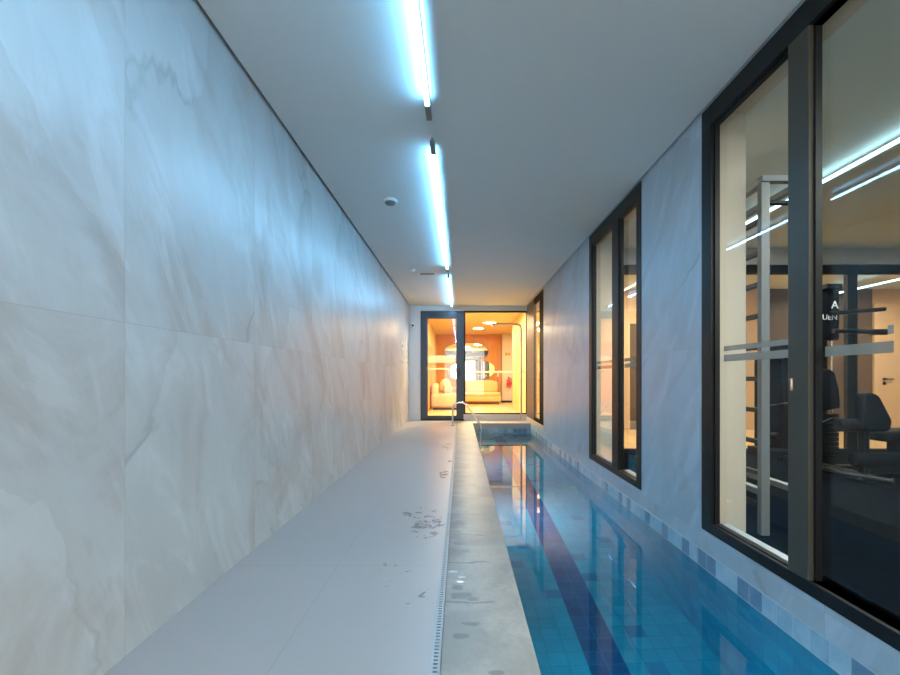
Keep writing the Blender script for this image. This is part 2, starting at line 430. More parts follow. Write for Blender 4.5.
# deck: side walk and far strip beyond the pool
m = MB().box(XL, -.105, YB, YE, -.12, 0).box(-.105, 1.66, YP+.0, YE, -.12, 0)
tag(m.build('floor', M['deck']), kind='structure')
m = MB().box(-.071, XP, YB, YP, -.10, 0, .008)
tag(m.build('pool_edge_slab', M['coping'], smooth=40), kind='structure')
m = MB().box(-.14, XP-.002, YB, YP, -1.35, -.10)
pw = tag(m.build('pool_wall_deck_side', M['tile_wall_x']), kind='structure')
ADDED_POOL_LAMPS = (1.75, 4.95, 7.4)  # underwater lamps added to brighten the water, hidden below the deck edge
turn = Matrix.Rotation(math.pi/2, 4, 'Y')
for y in ADDED_POOL_LAMPS:
    pl = MB().lathe([(0, -.01), (.11, -.01), (.11, .012), (.09, .02), (.085, .012), (0, .012)], (XP, y, -.72), mat=turn).build('added_pool_lamp', M['white_plastic'], pw, 40)
    MB().lathe([(0, .012), (.083, .012), (.06, .022), (0, .026)], (XP, y, -.72), mat=turn).build('lens', M['added_lens'], pl, 60)
m = MB().box(-.14, XR+.2, YP, YP+.2, -1.35, -.121)
tag(m.build('pool_wall_end', M['band_end']), kind='structure')
m = MB().box(XR, XR+.2, YB, YE, -1.35, -.212)
tag(m.build('pool_wall_window_side', M['tile_wall_x']), kind='structure')
m = MB().box(XR-.004, XR+.2, YB, YP, -.212, -.104)
tag(m.build('trim_2', M['band']), kind='structure')
m = MB().box(-.14, XR+.2, YB, YP+.2, -1.45, -1.212)
tag(m.build('pool_floor', M['tile_floor']), kind='structure')
m = MB().box(XP-.03, XR+.03, YB+.01, YP+.03, -1.25, ZW)
water = tag(m.build('pool_water', M['water']), kind='structure')
tag(MB().box(-.14, XR+.2, YB-.2, YB, -1.45, 0).build('pool_wall_start', M['tile_wall_y']), kind='structure')

# right wall: marble skin + cream lining, three openings
WIN = [(-1.6, 2.89), (3.86, 5.418)]
ZS = .034
WEND = 8.42
def wall_pieces(x0, x1, name, mat, low):
    m = MB()
    segs = [(YB, WIN[0][0]), (WIN[0][1], WIN[1][0]), (WIN[1][1], WEND)]
    for a, b in segs: m.box(x0, x1, a, b, low, H+.05)
    if low < 0:
        for a, b in WIN: m.box(x0, x1, a, b, low, ZS)
        m.box(x0, x1, WEND, YE, low, .0)
    for a, b in WIN: m.box(x0, x1, a, b, H-.005, H+.05)
    return tag(m.build(name, mat), kind='structure')
wall_pieces(XR, 1.60, 'wall_right', M['marble_led_tint'], -.104)
wall_pieces(1.60, WT, 'wall_right_lining', M['cream'], 0.0)

# wall behind the camera with an unseen opening added for neutral daylight
m = MB().box(XL-.2, -.85, YB-.2, YB, 0, H+.08).box(1.25, WT, YB-.2, YB, 0, H+.08).box(-.85, 1.25, YB-.2, YB, 2.5, H+.08).box(-.85, 1.25, YB-.2, YB, 0, .12)
tag(m.build('wall_back', M['cream']), kind='structure')

# ------------------------------------------------------------------ windows in the right wall
def window(name, y0, y1, mull, strips, z0=ZS, z1=H-.005):
    w = struct(name)
    xf, xb = XR-.006, 1.607
    j, hd, sl = .105, .125, .062
    m = MB()
    m.box(xf, xb, y0, y0+j, z0, z1, .003).box(xf, xb, y1-j, y1, z0, z1, .003)
    m.box(xf, xb, y0+j, y1-j, z1-hd, z1, .003).box(xf, xb, y0+j, y1-j, z0, z0+sl, .003)
    # stepped inner beads
    cuts = [y0+j] + [v for a, b in mull for v in (a, b)] + [y1-j]
    bays = list(zip(cuts[::2], cuts[1::2]))
    m.build('window_frame', M['black_alu'], w)
    for a, b in mull:
        MB().box(xf, xb, a, b, z0+sl, z1-hd, .003).build('mullion', M['lit_alu' if name == 'window_1' else 'black_alu'], w)
    for a, b in bays:
        bm_ = MB(); t = .012; x0, x1 = xf+.022, xf+.052
        za, zb = z0+sl, z1-hd
        bm_.box(x0, x1, a, a+t, za, zb).box(x0, x1, b-t, b, za, zb).box(x0, x1, a+t, b-t, zb-t, zb).box(x0, x1, a+t, b-t, za, za+t*.6)
        bm_.build('glazing_bead', M['black_alu'], w)
        MB().box(xf+.050, xf+.057, a+t*.5, b-t*.5, za+.004, zb-.004).build('pane', M['glass'], w)
        MB().box(xb+.002, xb+.05, a, b, za-.03, za+.004).build('track', M['track'], w)
    for a, b, za, zb in strips:
        MB().box(xf+.0572, xf+.0585, a, b, za, zb).build('film_strip', M['frost'], w)
    return w
w1 = window('window_1', WIN[0][0], WIN[0][1], [(2.0, 2.127), (-.02, .11)],
       [(2.16, 2.74, 1.163, 1.192), (2.16, 2.74, 1.100, 1.140), (1.667, 1.98, 1.094, 1.138), (1.667, 1.69, 1.165, 1.198)])
MB().box(XR-.02, XR-.006, 2.085, 2.097, .94, 1.0, .005).build('glint_tab', M['steel'], w1, 40)  # steel tab added for a bright reflection on the mullion
window('window_2', WIN[1][0], WIN[1][1], [(4.42, 4.60)],
       [(4.63, 5.28, 1.163, 1.192), (4.63, 5.28, 1.10, 1.14), (3.99, 4.4, 1.163, 1.192), (3.99, 4.4, 1.10, 1.14)])

# window beside the far end of the pool
w3 = struct('window_3')
xf, xb = XR+.004, 1.60
m = MB().box(xf, xb, WEND, 8.88, .10, H-.02, .004).box(xf, xb, 8.88, 9.55, H-.13, H-.02, .004).box(xf, xb, 8.88, 9.55, .10, .17, .004)
m.build('window_frame', M['matte_black'], w3)
m = MB().box(xf, xb, 9.55, 10.585, .10, H-.02, .004)
m.build('side_panel', M['bronze_alu'], w3)
MB().box(xf+.030, xf+.036, 8.88, 9.55, .17, H-.13).build('pane', M['glass'], w3)
MB().box(XR, xb+.01, WEND, 10.585, .0, .10, .004).build('sill', M['cream'], w3)
MB().box(XR, xb+.01, WEND, 10.585, H-.02, H+.05).build('head', M['cream'], w3)

# ------------------------------------------------------------------ end of the corridor: glass door and fixed pane
m = MB().box(XL, -.942, YE, YE+.15, 0, H+.06)
tag(m.build('wall_end', M['pale']), kind='structure')
m = MB().box(-.942, 1.66, YE, YE+.15, 2.585, H+.06)
tag(m.build('lintel', M['plaster']), kind='structure')
m = MB().box(.07, 1.66, YE-.03, YE+.12, 0, .145, .004)
tag(m.build('sill', M['curb']), kind='structure')

d1 = struct('door_1')
dx0, dx1 = -.940, .085
y0, y1 = YE-.02, YE+.07
m = MB().box(dx0, dx0+.17, y0, y1, .03, 2.575, .004).box(dx1-.185, dx1, y0, y1, .03, 2.575, .004)
m.box(dx0+.17, dx1-.185, y0, y1, 2.40, 2.575, .004).box(dx0+.17, dx1-.185, y0, y1, .03, .115, .004)
m.build('door_frame', M['blue_alu'], d1)
MB().box(dx0, dx1, y0-.01, y1, 0, .03).build('threshold', M['black_alu'], d1)
MB().box(dx0+.165, dx1-.18, YE+.02, YE+.03, .11, 2.405).build('pane', M['door_glass'], d1)
MB().box(dx0+.17, dx1-.185, YE+.017, YE+.0195, 1.36, 1.53).build('film_strip', M['frost_thin'], d1)
MB().box(dx0+.17, dx1-.185, YE+.017, YE+.0195, 1.20, 1.235).build('film_strip', M['frost_door'], d1)
hb = MB().box(-.045, -.005, y0-.012, y0, 1.02, 1.24, .004)
h = hb.build('handle_plate', M['black_plastic'], d1, 40)
hl = MB().tube([(-.025, y0-.01, 1.16), (-.025, y0-.055, 1.16), (-.05, y0-.06, 1.16), (-.15, y0-.06, 1.16)], .011)
sub(hl, 'lever', M['black_plastic'], h, 40)

w4 = struct('window_4')
m = MB().box(dx1, dx1+.03, YE, y1, .145, 2.585, .003).box(1.545, 1.60, YE, y1, .145, 2.585, .003)
m.box(dx1+.03, 1.545, YE, y1, 2.545, 2.585, .003).box(dx1+.03, 1.545, YE, y1, .145, .175, .003)
m.build('window_frame', M['black_alu'], w4)
MB().box(dx1+.025, 1.55, YE+.02, YE+.03, .17, 2.55).build('pane', M['door_glass'], w4)
MB().box(dx1+.03, 1.545, YE+.017, YE+.0195, 1.125, 1.165).build('film_strip', M['frost_door'], w4)

# ------------------------------------------------------------------ lounge behind the glass
LY0, LY1 = YE+.15, 18.3
tag(MB().box(-1.2, 3.4, LY0-.08, LY1, -.1, .02).build('floor_lounge', M['floor_wood']), kind='structure')
tag(MB().box(-1.2, 3.4, LY0, LY1, 2.77, 2.9).build('ceiling_lounge', M['warm_cream']), kind='structure')
tag(MB().box(-1.2, -.985, LY0, LY1, 0, 2.8).build('wall_lounge_left', M['warm_cream']), kind='structure')
tag(MB().box(-.985, -.94, 12.2, 15.3, .02, 2.0, .003).build('trim_3', M['orange_wood']), kind='structure')
tag(MB().box(-1.2, 1.64, LY1, LY1+.1, 0, 2.8).box(1.57, 1.64, LY1-.04, LY1, .02, 2.77).build('wall_lounge_back', M['orange_wood']), kind='structure')
tag(MB().box(1.64, 3.4, LY1, LY1+.1, 0, 2.8).build('wall_lounge_alcove', M['warm_cream']), kind='structure')
tag(MB().box(1.66, 1.85, LY0, 14.4, 0, 2.8).box(1.85, 3.4, 14.25, 14.4, 0, 2.8).build('wall_lounge_right', M['warm_cream']), kind='structure')
tag(MB().box(3.3, 3.4, 14.4, LY1, 0, 2.8).build('wall_lounge_side', M['warm_cream']), kind='structure')
# white pier with dark skirting and a dark edge
tag(MB().box(1.66, 2.06, 17.95, LY1, .10, 2.77, .004).build('pillar', M['cream']), kind='structure')
tag(MB().box(1.66, 2.12, 17.93, LY1, .02, .10).box(2.06, 2.12, 17.97, LY1, .10, 2.62).build('trim_4', M['black_alu']), kind='structure')

# sofa
sx0, sx1, sy0, sy1 = -.05, 1.52, 16.75, 17.75
so = thing('sofa', (.74, 17.25, .02), 'cream upholstered sofa under the two oval mirrors in the lounge', 'sofa')
MB().box(sx0, sx1, sy0, sy1, .12, .32, .04, seg=4).build('base', M['sofa'], so, 50)
MB().pillow(((sx0+sx1)/2, sy0+.43, .39), (sx1-sx0, .86, .17), p=6).build('seat', M['sofa'], so, 60)
MB().pillow((.77, sy1-.20, .66), (1.36, .30, .50), Matrix.Rotation(-.10, 3, 'X'), p=5).build('backrest', M['sofa'], so, 60)
for x in (sx0+.08, sx1-.06):
    for y in (sy0+.06, sy1-.08): MB().cyl((x, y, .02), (x, y, .14), .022, .028).build('leg', M['cream'], so, 40)

# rounded armchair with cushions near the door
ac = thing('armchair', (-.45, 14.2, .02), 'beige rounded armchair just inside the glass door', 'armchair')
MB().box(-.92, -.02, 13.75, 14.75, .08, .52, .12, seg=6).build('seat', M['armchair'], ac, 60)
MB().pillow((-.80, 14.3, .62), (.24, .95, .42), p=4).build('backrest', M['armchair'], ac, 60)
MB().box(-.86, -.08, 13.82, 14.68, .02, .085, .01).build('plinth', M['black_plastic'], ac)
c1 = MB().pillow((-.50, 14.28, .755), (.34, .30, .44), Matrix.Rotation(.25, 3, 'Y'), p=2.4).build('cushion', M['cushion'], None, 60)
tag(c1, 'pale round cushion standing upright on the beige armchair', 'cushion', 'cushions on the armchair')
c2 = MB().pillow((-.40, 13.98, .655), (.30, .2, .26), None, p=2.6).build('cushion', M['cushion_brown'], None, 60)
tag(c2, 'tan small cushion in front of the pale cushion on the armchair', 'cushion', 'cushions on the armchair')

# low sideboard beside the sofa
sb = thing('sideboard', (-.55, 18.0, .02), 'low wooden sideboard with pale top against the orange panelling', 'sideboard')
MB().box(-.92, -.15, 17.85, 18.28, .08, .58, .004).build('body', M['orange_wood'], sb)
MB().box(-.93, -.14, 17.83, 18.285, .58, .62, .004).build('top', M['warm_cream'], sb)
MB().box(-.88, -.19, 17.9, 18.25, .02, .08).build('plinth', M['black_plastic'], sb)
for x in (-.90, -.53):
    d = MB().box(x, x+.36, 17.838, 17.85, .10, .565, .003).build('door', M['orange_wood'], sb)
    sub(MB().cyl((x+.18, 17.838, .45), (x+.18, 17.815, .45), .012), 'knob', M['steel'], d, 40)

# two oval mirrors on the wood wall
def oval(cx, cz, rx, rz, tilt, p, n=64, k=0.0):
    out = []
    for i in range(n):
        a = 2*math.pi*i/n; c, s_ = math.cos(a), math.sin(a)
        x = math.copysign(abs(c)**(2/p), c)*rx; z = math.copysign(abs(s_)**(2/p), s_)*rz*(1+k*c)
        out.append((cx+x*math.cos(tilt)-z*math.sin(tilt), cz+x*math.sin(tilt)+z*math.cos(tilt)))
    return out
def mirror(cx, cz, rx, rz, tilt, p, label, yf, k=0):
    r = thing('wall_mirror', (cx, LY1, cz), label, 'mirror', 'oval mirrors on the lounge wall')
    MB().prism(oval(cx, cz, rx, rz, tilt, p, k=k), 'y', yf+.006, LY1-.001).build('backing', M['brown_wood'], r, 40)
    MB().prism(oval(cx, cz, rx-.012, rz-.012, tilt, p, k=k), 'y', yf, yf+.007).build('mirror_glass', M['mirror'], r, 40)
mirror(.23, 2.06, .90, .375, 0.0, 2.3, 'upper wide oval mirror on the orange wood wall', LY1-.03)
mirror(.44, 1.30, .97, .40, .06, 2.3, 'lower oval mirror on the orange wood wall, above the sofa', LY1-.055, .06)

# little wall things in the lounge
fe = thing('fire_extinguisher', (1.92, 17.86, .66), 'small red fire extinguisher hung on the cream pier', 'extinguisher')
MB().lathe([(.0, 0), (.085, 0), (.095, .015), (.095, .22), (.08, .27), (.03, .30), (.03, .32), (0, .32)], (1.92, 17.86, .66)).build('body', M['red'], fe, 40)
MB().cyl((1.92, 17.86, .97), (1.92, 17.86, 1.03), .022).box(1.86, 1.95, 17.85, 17.87, 1.02, 1.045, .004).build('valve', M['black_plastic'], fe, 40)
MB().tube([(1.94, 17.85, 1.0), (2.03, 17.84, .99), (2.04, 17.84, .85), (2.02, 17.84, .74)], .011).build('hose', M['black_plastic'], fe, 40)
MB().box(1.88, 1.96, 17.93, 17.951, .80, .95).build('bracket', M['steel'], fe)
sg = thing('wall_sign', (1.88, 17.945, 1.88), 'small pair of orange safety pictograms high on the cream pier', 'sign')
MB().box(1.77, 2.0, 17.94, 17.949, 1.87, 2.04, .002).build('plate', M['warm_cream'], sg)
for x in (1.785, 1.90): MB().box(x, x+.08, 17.935, 17.941, 1.90, 2.01).build('pictogram', M['orange_sign'], sg)
sw = MB().box(1.49, 1.56, 18.27, 18.299, 1.06, 1.2, .004).build('light_switch', M['white_plastic'])
tag(sw, 'white switch plate on the orange wood wall above the sofa end', 'switch')
# lounge ceiling lamps
def disc_lamp(x, y, z, r, label, power):
    t = thing('ceiling_lamp', (x, y, z), label, 'lamp', 'round ceiling lamps in the lounge')
    MB().lathe([(r+.02, 0), (r+.02, -.05), (r, -.055), (r, 0)], (x, y, z)).build('rim', M['white_plastic'], t, 40)
    MB().lathe([(0, -.02), (r, -.02), (r, -.055), (r*.7, -.07), (0, -.075)], (x, y, z)).build('diffuser', M['warm_lamp'], t, 60)
disc_lamp(.90, 14.0, 2.77, .20, 'glowing round ceiling lamp in the lounge nearer the glass', 0)
disc_lamp(.62, 15.6, 2.77, .18, 'glowing round ceiling lamp in the lounge nearer the sofa', 0)

# ------------------------------------------------------------------ lamps of the corridor
def linear_light(x, y0, y1, z, label, cap0=.15, cap1=.15, mat='led', group='linear lights under the corridor ceiling', top=H):
    t = thing('ceiling_light', (x, (y0+y1)/2, z), label, 'light', group)
    hw = .014 if mat == 'led' else .010
    MB().box(x-hw, x+hw, y0, y1, z-.012, z+.010, .006, seg=3).build('diffuser', M[mat], t, 50)
    MB().box(x+.0145, x+.0185, y0, y1, z-.016, z+.018).build('fin', M['grey_metal'], t)
    if cap0: MB().box(x-.016, x+.019, y0-cap0, y0-.001, z-.016, z+.018, .004).cyl((x, y0-cap0+.03, z+.018), (x, y0-cap0+.03, top), .008).build('end_cap', M['grey_metal'], t, 40)
    if cap1: MB().box(x-.016, x+.019, y1+.001, y1+cap1, z-.016, z+.018, .004).cyl((x, y1+cap1-.03, z+.018), (x, y1+cap1-.03, top), .008).build('end_cap', M['grey_metal'], t, 40)
    return t
ZL = 2.655
LIGHTS = [(-.74, 2.72, 'glowing linear ceiling light overhead, running out of the picture at the top'),
          (3.31, 6.80, 'glowing linear ceiling light in the middle of the corridor'),
          (7.43, 10.35, 'glowing linear ceiling light ending above the far glass door')]
for a, b, lb in LIGHTS: linear_light(-.2, a, b, ZL, lb)

# small ceiling fittings
sp = thing('smoke_detector', (-.67, 4.30, H), 'round smoke detector on the ceiling beside the middle linear light', 'detector', 'ceiling detectors')
MB().lathe([(0, 0), (.068, 0), (.066, -.014), (.058, -.02), (0, -.02)], (-.67, 4.30, H)).build('base', M['plaster'], sp, 40)
MB().lathe([(0, -.02), (.05, -.02), (.052, -.032), (.036, -.044), (0, -.046)], (-.67, 4.30, H)).build('sensor', M['grey_metal'], sp, 40)
sp = thing('smoke_detector', (-.75, 7.05, H), 'small white detector on the ceiling by the slim vent', 'detector', 'ceiling detectors')
MB().lathe([(0, 0), (.045, 0), (.043, -.014), (.036, -.02), (0, -.02)], (-.75, 7.05, H)).build('base', M['white_plastic'], sp, 40)
MB().lathe([(0, -.02), (.03, -.02), (.028, -.034), (0, -.036)], (-.75, 7.05, H)).build('sensor', M['white_plastic'], sp, 40)
v = thing('ceiling_vent', (-.54, 7.33, H), 'slim slot vent in the ceiling near the far end of the corridor', 'vent')
MB().box(-.67, -.41, 7.26, 7.40, H-.006, H).build('frame', M['white_plastic'], v)
MB().box(-.655, -.425, 7.28, 7.30, H-.008, H-.0062).box(-.655, -.425, 7.32, 7.34, H-.008, H-.0062).box(-.655, -.425, 7.36, 7.38, H-.008, H-.0062).build('slot', M['slot'], v)

# switch plates on the left wall near the door
def plate(y, z, w, h, label, name, btn):
    t = thing(name, (XL, y, z), label, 'switch', 'switch plates by the far door')
    MB().box(XL, XL+.009, y-w/2, y+w/2, z-h/2, z+h/2, .003).build('plate', M['white_plastic'], t, 40)
    MB().box(XL+.009, XL+.013, y-w*.25, y+w*.25, z-h*btn, z+h*btn, .001).build('rocker', M['black_plastic' if btn < .2 else 'grey_metal'], t)
plate(9.28, 1.66, .22, .16, 'wide white control plate, upper of the two farther from the door', 'control_plate', .16)
plate(9.28, 1.33, .16, .12, 'white switch plate, lower of the two farther from the door', 'switch_plate', .25)
plate(10.05, 1.74, .09, .12, 'white switch plate, topmost in the column nearest the door corner', 'switch_plate', .25)
plate(10.05, 1.60, .09, .10, 'white switch plate, second from top in the column by the door corner', 'switch_plate', .25)
plate(10.05, 1.48, .09, .10, 'white switch plate, third from top in the column by the door corner', 'switch_plate', .25)
plate(10.05, 1.34, .09, .14, 'dark buttoned switch plate at the bottom of the door corner column', 'switch_plate', .19)

cm = thing('security_camera', (-1.13, YE, 2.25), 'small white security camera high in the corner beside the glass door', 'camera')
MB().box(-1.175, -1.09, YE-.03, YE, 2.215, 2.30, .01, seg=3).build('mount', M['white_plastic'], cm, 40)
bd = MB().cyl((-1.13, YE-.03, 2.25), (-1.11, YE-.14, 2.225), .034, bev=.008).build('body', M['white_plastic'], cm, 40)
sub(MB().cyl((-1.1095, YE-.139, 2.2245), (-1.1075, YE-.146, 2.223), .024), 'lens', M['black_plastic'], bd, 40)

# ------------------------------------------------------------------ drain channel
dr = thing('drain_channel', (-.088, 3.7, 0), 'pale slotted drain channel between the deck tiles and the stone pool edge', 'drain')
MB().box(-.105, -.101, YB, YP, -.06, .001).box(-.075, -.071, YB, YP, -.06, .001).box(-.105, -.071, YB, YP, -.07, -.06).build('channel', M['drain'], dr)
m = MB()
m.box(-.1005, -.096, YB, YP, -.012, 0).box(-.080, -.0755, YB, YP, -.012, 0)
y = YB
t_ = bmesh.new()
while y < YP-.01:
    vs = [t_.verts.new(c) for c in ((-.096, y, 0), (-.080, y, 0), (-.080, y+.011, 0), (-.096, y+.011, 0),
                                    (-.096, y, -.012), (-.080, y, -.012), (-.080, y+.011, -.012), (-.096, y+.011, -.012))]
    for f in ((0, 1, 2, 3), (7, 6, 5, 4), (0, 4, 5, 1), (2, 6, 7, 3)): t_.faces.new([vs[i] for i in f])
    y += .021
m._join(t_)
m.build('grate', M['drain'], dr)

# puddles on the stone edge
def puddle(px, py, r, sq, label):
    cx, cy = (px-460.5)/(py-378), 450/(py-378)
    bm = bmesh.new(); n = 40; rings = []
    ph = random.random()*6
    for k, (s, h) in enumerate(((1, .0003), (.93, .0016), (.78, .0026), (.45, .0030), (.02, .0031))):
        rings.append([bm.verts.new((r*s*(1+.16*math.sin(2*a+ph)+.10*math.sin(3*a+2*ph))*math.cos(a), r*sq*s*(1+.16*math.sin(2*a+ph)+.10*math.sin(3*a+2*ph))*math.sin(a), h)) for a in [2*math.pi*i/n for i in range(n)]])
    for a, b in zip(rings, rings[1:]):
        for i in range(n): bm.faces.new((a[i], a[(i+1) % n], b[(i+1) % n], b[i]))
    bm.faces.new(rings[-1]); bm.faces.new(rings[0][::-1])
    mb = MB(); mb._join(bm)
    o = mb.build('puddle', M['puddle'], None, 80); o.location = (cx, cy, 0)
    tag(o, label, 'puddle', 'puddles on the stone pool edge')
t = NT('puddle_shine'); t.bsdf((.66, .70, .74, 1), .05, 0, 1.0, None, Alpha=.9); M['puddle'] = t.m  # pale base colour paints in the shine of the lights on the water
puddle(453.2, 571.6, .022, .55, 'shining puddle closest to the drain on the stone pool edge')
puddle(461.3, 577.2, .018, .5, 'shining puddle, upper of the touching pair on the stone edge')
puddle(459.6, 582.0, .022, .5, 'shining puddle, lower of the touching pair on the stone edge')

# ------------------------------------------------------------------ pool handrail and shower pipe
hr = thing('pool_handrail', (-.16, 9.4, 0), 'polished steel handrail arching from the deck down into the pool', 'handrail')
Y = 9.4
MB().tube([(-.166, Y, 0), (-.166, Y, .20), (-.155, Y, .46), (.03, Y, .50), (.13, Y, .44), (.36, Y, .10), (.425, Y, .0), (.425, Y, -.2), (.425, Y, -.75), (.40, Y, -.86), (.275, Y, -.88)], .019).build('rail', M['chrome'], hr, 60)
MB().lathe([(0, 0), (.055, 0), (.05, .012), (.024, .02), (0, .02)], (-.166, Y, 0)).build('flange', M['chrome'], hr, 40)

sh = thing('shower_pipe', (1.41, 10.44, 0), 'tall bent steel shower pipe standing on the far pool deck', 'shower')
MB().tube([(1.41, 10.44, .0), (1.41, 10.44, 1.2), (1.41, 10.44, 2.05), (1.40, 10.44, 2.24), (1.2, 10.44, 2.255), (.9, 10.44, 2.255), (.74, 10.44, 2.255)], .020).build('pipe', M['steel'], sh, 60)
MB().lathe([(0, 0), (.06, 0), (.055, .012), (.026, .02), (0, .02)], (1.41, 10.44, 0)).build('flange', M['steel'], sh, 40)
MB().cyl((.745, 10.44, 2.26), (.745, 10.44, 2.19), .026, .034).build('nozzle', M['steel'], sh, 40)
MB().cyl((1.41, 10.43, 1.1), (1.41, 10.39, 1.1), .018).build('valve', M['steel'], sh, 40)

# ------------------------------------------------------------------ gym behind window 1 and 2, hall behind it
GX1 = 9.2; PY = 6.0; HY = 8.65
tag(MB().box(1.672, GX1, YB, PY, -.1, .01).build('floor_gym', M['rubber']), kind='structure')
tag(MB().box(WT, GX1, PY, YE, -.1, .01).build('floor_hall', M['floor_wood']), kind='structure')
tag(MB().box(WT, GX1, YB, YE, H+.01, H+.06).build('ceiling_gym', M['gym_ceiling']), kind='structure')
tag(MB().box(GX1, GX1+.1, YB, YE, 0, H+.08).build('wall_gym_right', M['cream']), kind='structure')
tag(MB().box(WT, GX1, YB-.2, YB, 0, H+.08).build('wall_gym_back', M['cream']), kind='structure')
tag(MB().box(WT, 5.78, HY, HY+.1, 0, H+.02).box(7.9, GX1, HY, HY+.1, 0, H+.02).build('wall_hall_back', M['tan_wood']), kind='structure')
tag(MB().box(5.78, 7.9, HY-.02, HY+.1, 0, H+.02).build('wall_hall_panelled', M['brown_wood']), kind='structure')
tag(MB().box(WT, GX1, PY-.06, PY+.06, 2.50, H+.03).build('beam', M['grey_paint']), kind='structure')
# vestibule behind window 3
tag(MB().box(2.9, 3.0, HY+.1, YE, 0, H+.02).build('wall_vestibule', M['warm_cream']), kind='structure')
tag(MB().box(WT-.17, 3.0, YE, YE+.15, 0, H+.02).build('wall_vestibule_end', M['warm_cream']), kind='structure')
tag(MB().box(1.70, WT, 8.42, YE, -.1, .0).build('floor_vestibule', M['floor_wood']), kind='structure')

# glazed partition
pt = struct('partition')
m = MB().box(WT, GX1, PY-.03, PY+.03, 2.38, 2.50, .003).box(WT, GX1, PY-.03, PY+.03, .01, .06, .003)
m.build('frame', M['black_alu'], pt)
for x in (1.90, 2.43, 3.50, 5.20, 7.1, 8.6):
    MB().box(x-.065, x+.065, PY-.035, PY+.035, .06, 2.38, .003).build('post', M['black_alu'], pt)
MB().box(WT, GX1, PY-.004, PY+.004, .06, 2.38).build('pane', M['glass'], pt)

# doors at the back of the hall
d2 = struct('door_2')
MB().box(3.24, 4.10, HY-.03, HY, .01, 2.04, .003).build('leaf', M['brown_wood'], d2)
MB().box(3.12, 3.24, HY-.05, HY, .01, 2.12, .003).box(4.10, 4.22, HY-.05, HY, .01, 2.12, .003).box(3.24, 4.10, HY-.05, HY, 2.04, 2.12, .003).build('door_frame', M['tan_wood'], d2)
d3 = struct('door_3')
MB().box(7.97, 8.95, HY-.04, HY, .01, 2.36, .003).build('leaf', M['tan_wood'], d3)
hp = MB().cyl((8.10, HY-.04, .98), (8.10, HY-.075, .98), .025).cyl((8.10, HY-.04, .90), (8.10, HY-.06, .90), .025).build('handle', M['black_plastic'], d3, 40)
sub(MB().tube([(8.10, HY-.07, .98), (8.12, HY-.085, .98), (8.25, HY-.085, .98)], .012), 'lever', M['black_plastic'], hp, 40)
MB().box(7.90, 7.97, HY-.06, HY, .01, 2.42, .003).box(7.97, 8.95, HY-.06, HY, 2.36, 2.42, .003).box(8.95, 9.02, HY-.06, HY, .01, 2.42, .003).build('door_frame', M['tan_wood'], d3)

linear_light(3.05, -1.2, 4.9, ZL, 'glowing linear light on the gym ceiling, seen through the big window', .1, .1, 'gym_led', 'linear lights in the gym')
linear_light(6.9, 6.9, 8.2, ZL-.1, 'short glowing linear light in the hall behind the gym partition', 0, 0, 'gym_led', 'linear lights in the gym')

# --- grey rack with rungs standing just inside the window
rk = thing('gym_rack', (2.06, 3.2, .01), 'tall grey metal rack with dark rungs just inside the big window', 'rack')
for x in (1.935, 2.19):
    for y in (2.84, 3.62): MB().box(x-.05, x+.005, y-.02, y+.02, .01, 2.23, .004).build('upright', M['grey_metal'], rk)
MB().box(1.885, 2.22, 2.81, 2.86, 2.23, 2.27, .004).box(1.91, 2.22, 3.60, 3.66, 2.23, 2.27, .004).box(1.91, 1.96, 2.86, 3.60, 2.23, 2.27, .004).box(2.17, 2.22, 2.86, 3.60, 2.23, 2.27, .004).build('top_frame', M['grey_metal'], rk)
for z in [.18+.2*k for k in range(10)]:
    MB().box(1.885, 1.915, 2.86, 3.60, z, z+.03, .004).build('rung', M['dark_metal'], rk)
MB().cyl((1.94, 2.88, 2.12), (2.19, 2.88, 2.12), .016).build('pull_up_bar', M['dark_metal'], rk, 40)
for x in (1.91, 2.17): MB().box(x, x+.05, 2.86, 3.60, .25, .29, .004).build('side_brace', M['grey_metal'], rk)

# --- multi-gym
mg = thing('multi_gym', (4.2, 4.6, .01), 'black multi gym with padded seats, weight tower and long bars', 'gym machine')
MB().box(3.86, 5.5, 4.56, 4.66, .03, .11, .01).box(3.8, 3.9, 4.2, 5.3, .01, .09, .01).box(5.2, 5.3, 4.2, 5.0, .01, .09, .01).build('base_frame', M['dark_metal'], mg)
MB().box(3.98, 4.08, 5.0, 5.1, .05, 2.0, .01).box(3.99, 4.16, 4.9, 5.1, 1.975, 2.03, .01).build('mast', M['dark_metal'], mg)
sd = MB().box(3.98, 4.20, 4.98, 5.16, 1.42, 1.98, .02).build('weight_shroud', M['vinyl'], mg, 40)
def letters(txt, x, z, size):
    cu = bpy.data.curves.new('lettering', 'FONT'); cu.body = txt; cu.size = size; cu.extrude = .002
    cu.align_x = 'CENTER'
    tmp = bpy.data.objects.new('tmp', cu); COL.objects.link(tmp); cu.materials.append(M['white_plastic'])
    bpy.context.view_layer.update()
    me = bpy.data.meshes.new_from_object(tmp.evaluated_get(bpy.context.evaluated_depsgraph_get()))
    bpy.data.objects.remove(tmp); bpy.data.curves.remove(cu)
    o = bpy.data.objects.new('lettering', me); COL.objects.link(o)
    o.parent = sd; o.location = Vector((x, 4.976, z)) - mg.location; o.rotation_euler = (math.pi/2, 0, 0)
letters('A', 4.14, 1.77, .12); letters('UEN', 4.085, 1.645, .085)
for x in (4.0, 4.18): MB().cyl((x, 5.07, .10), (x, 5.07, 1.42), .012).build('guide_rod', M['chrome'], mg, 40)
for k in range(9): MB().box(3.98, 4.20, 4.99, 5.15, .14+.052*k, .187+.052*k, .004).build('weight_plate', M['dark_metal'], mg)
MB().tube([(4.05, 4.95, 1.71), (4.3, 4.92, 1.725), (4.62, 4.9, 1.75)], .022).build('press_bar', M['dark_metal'], mg, 40)
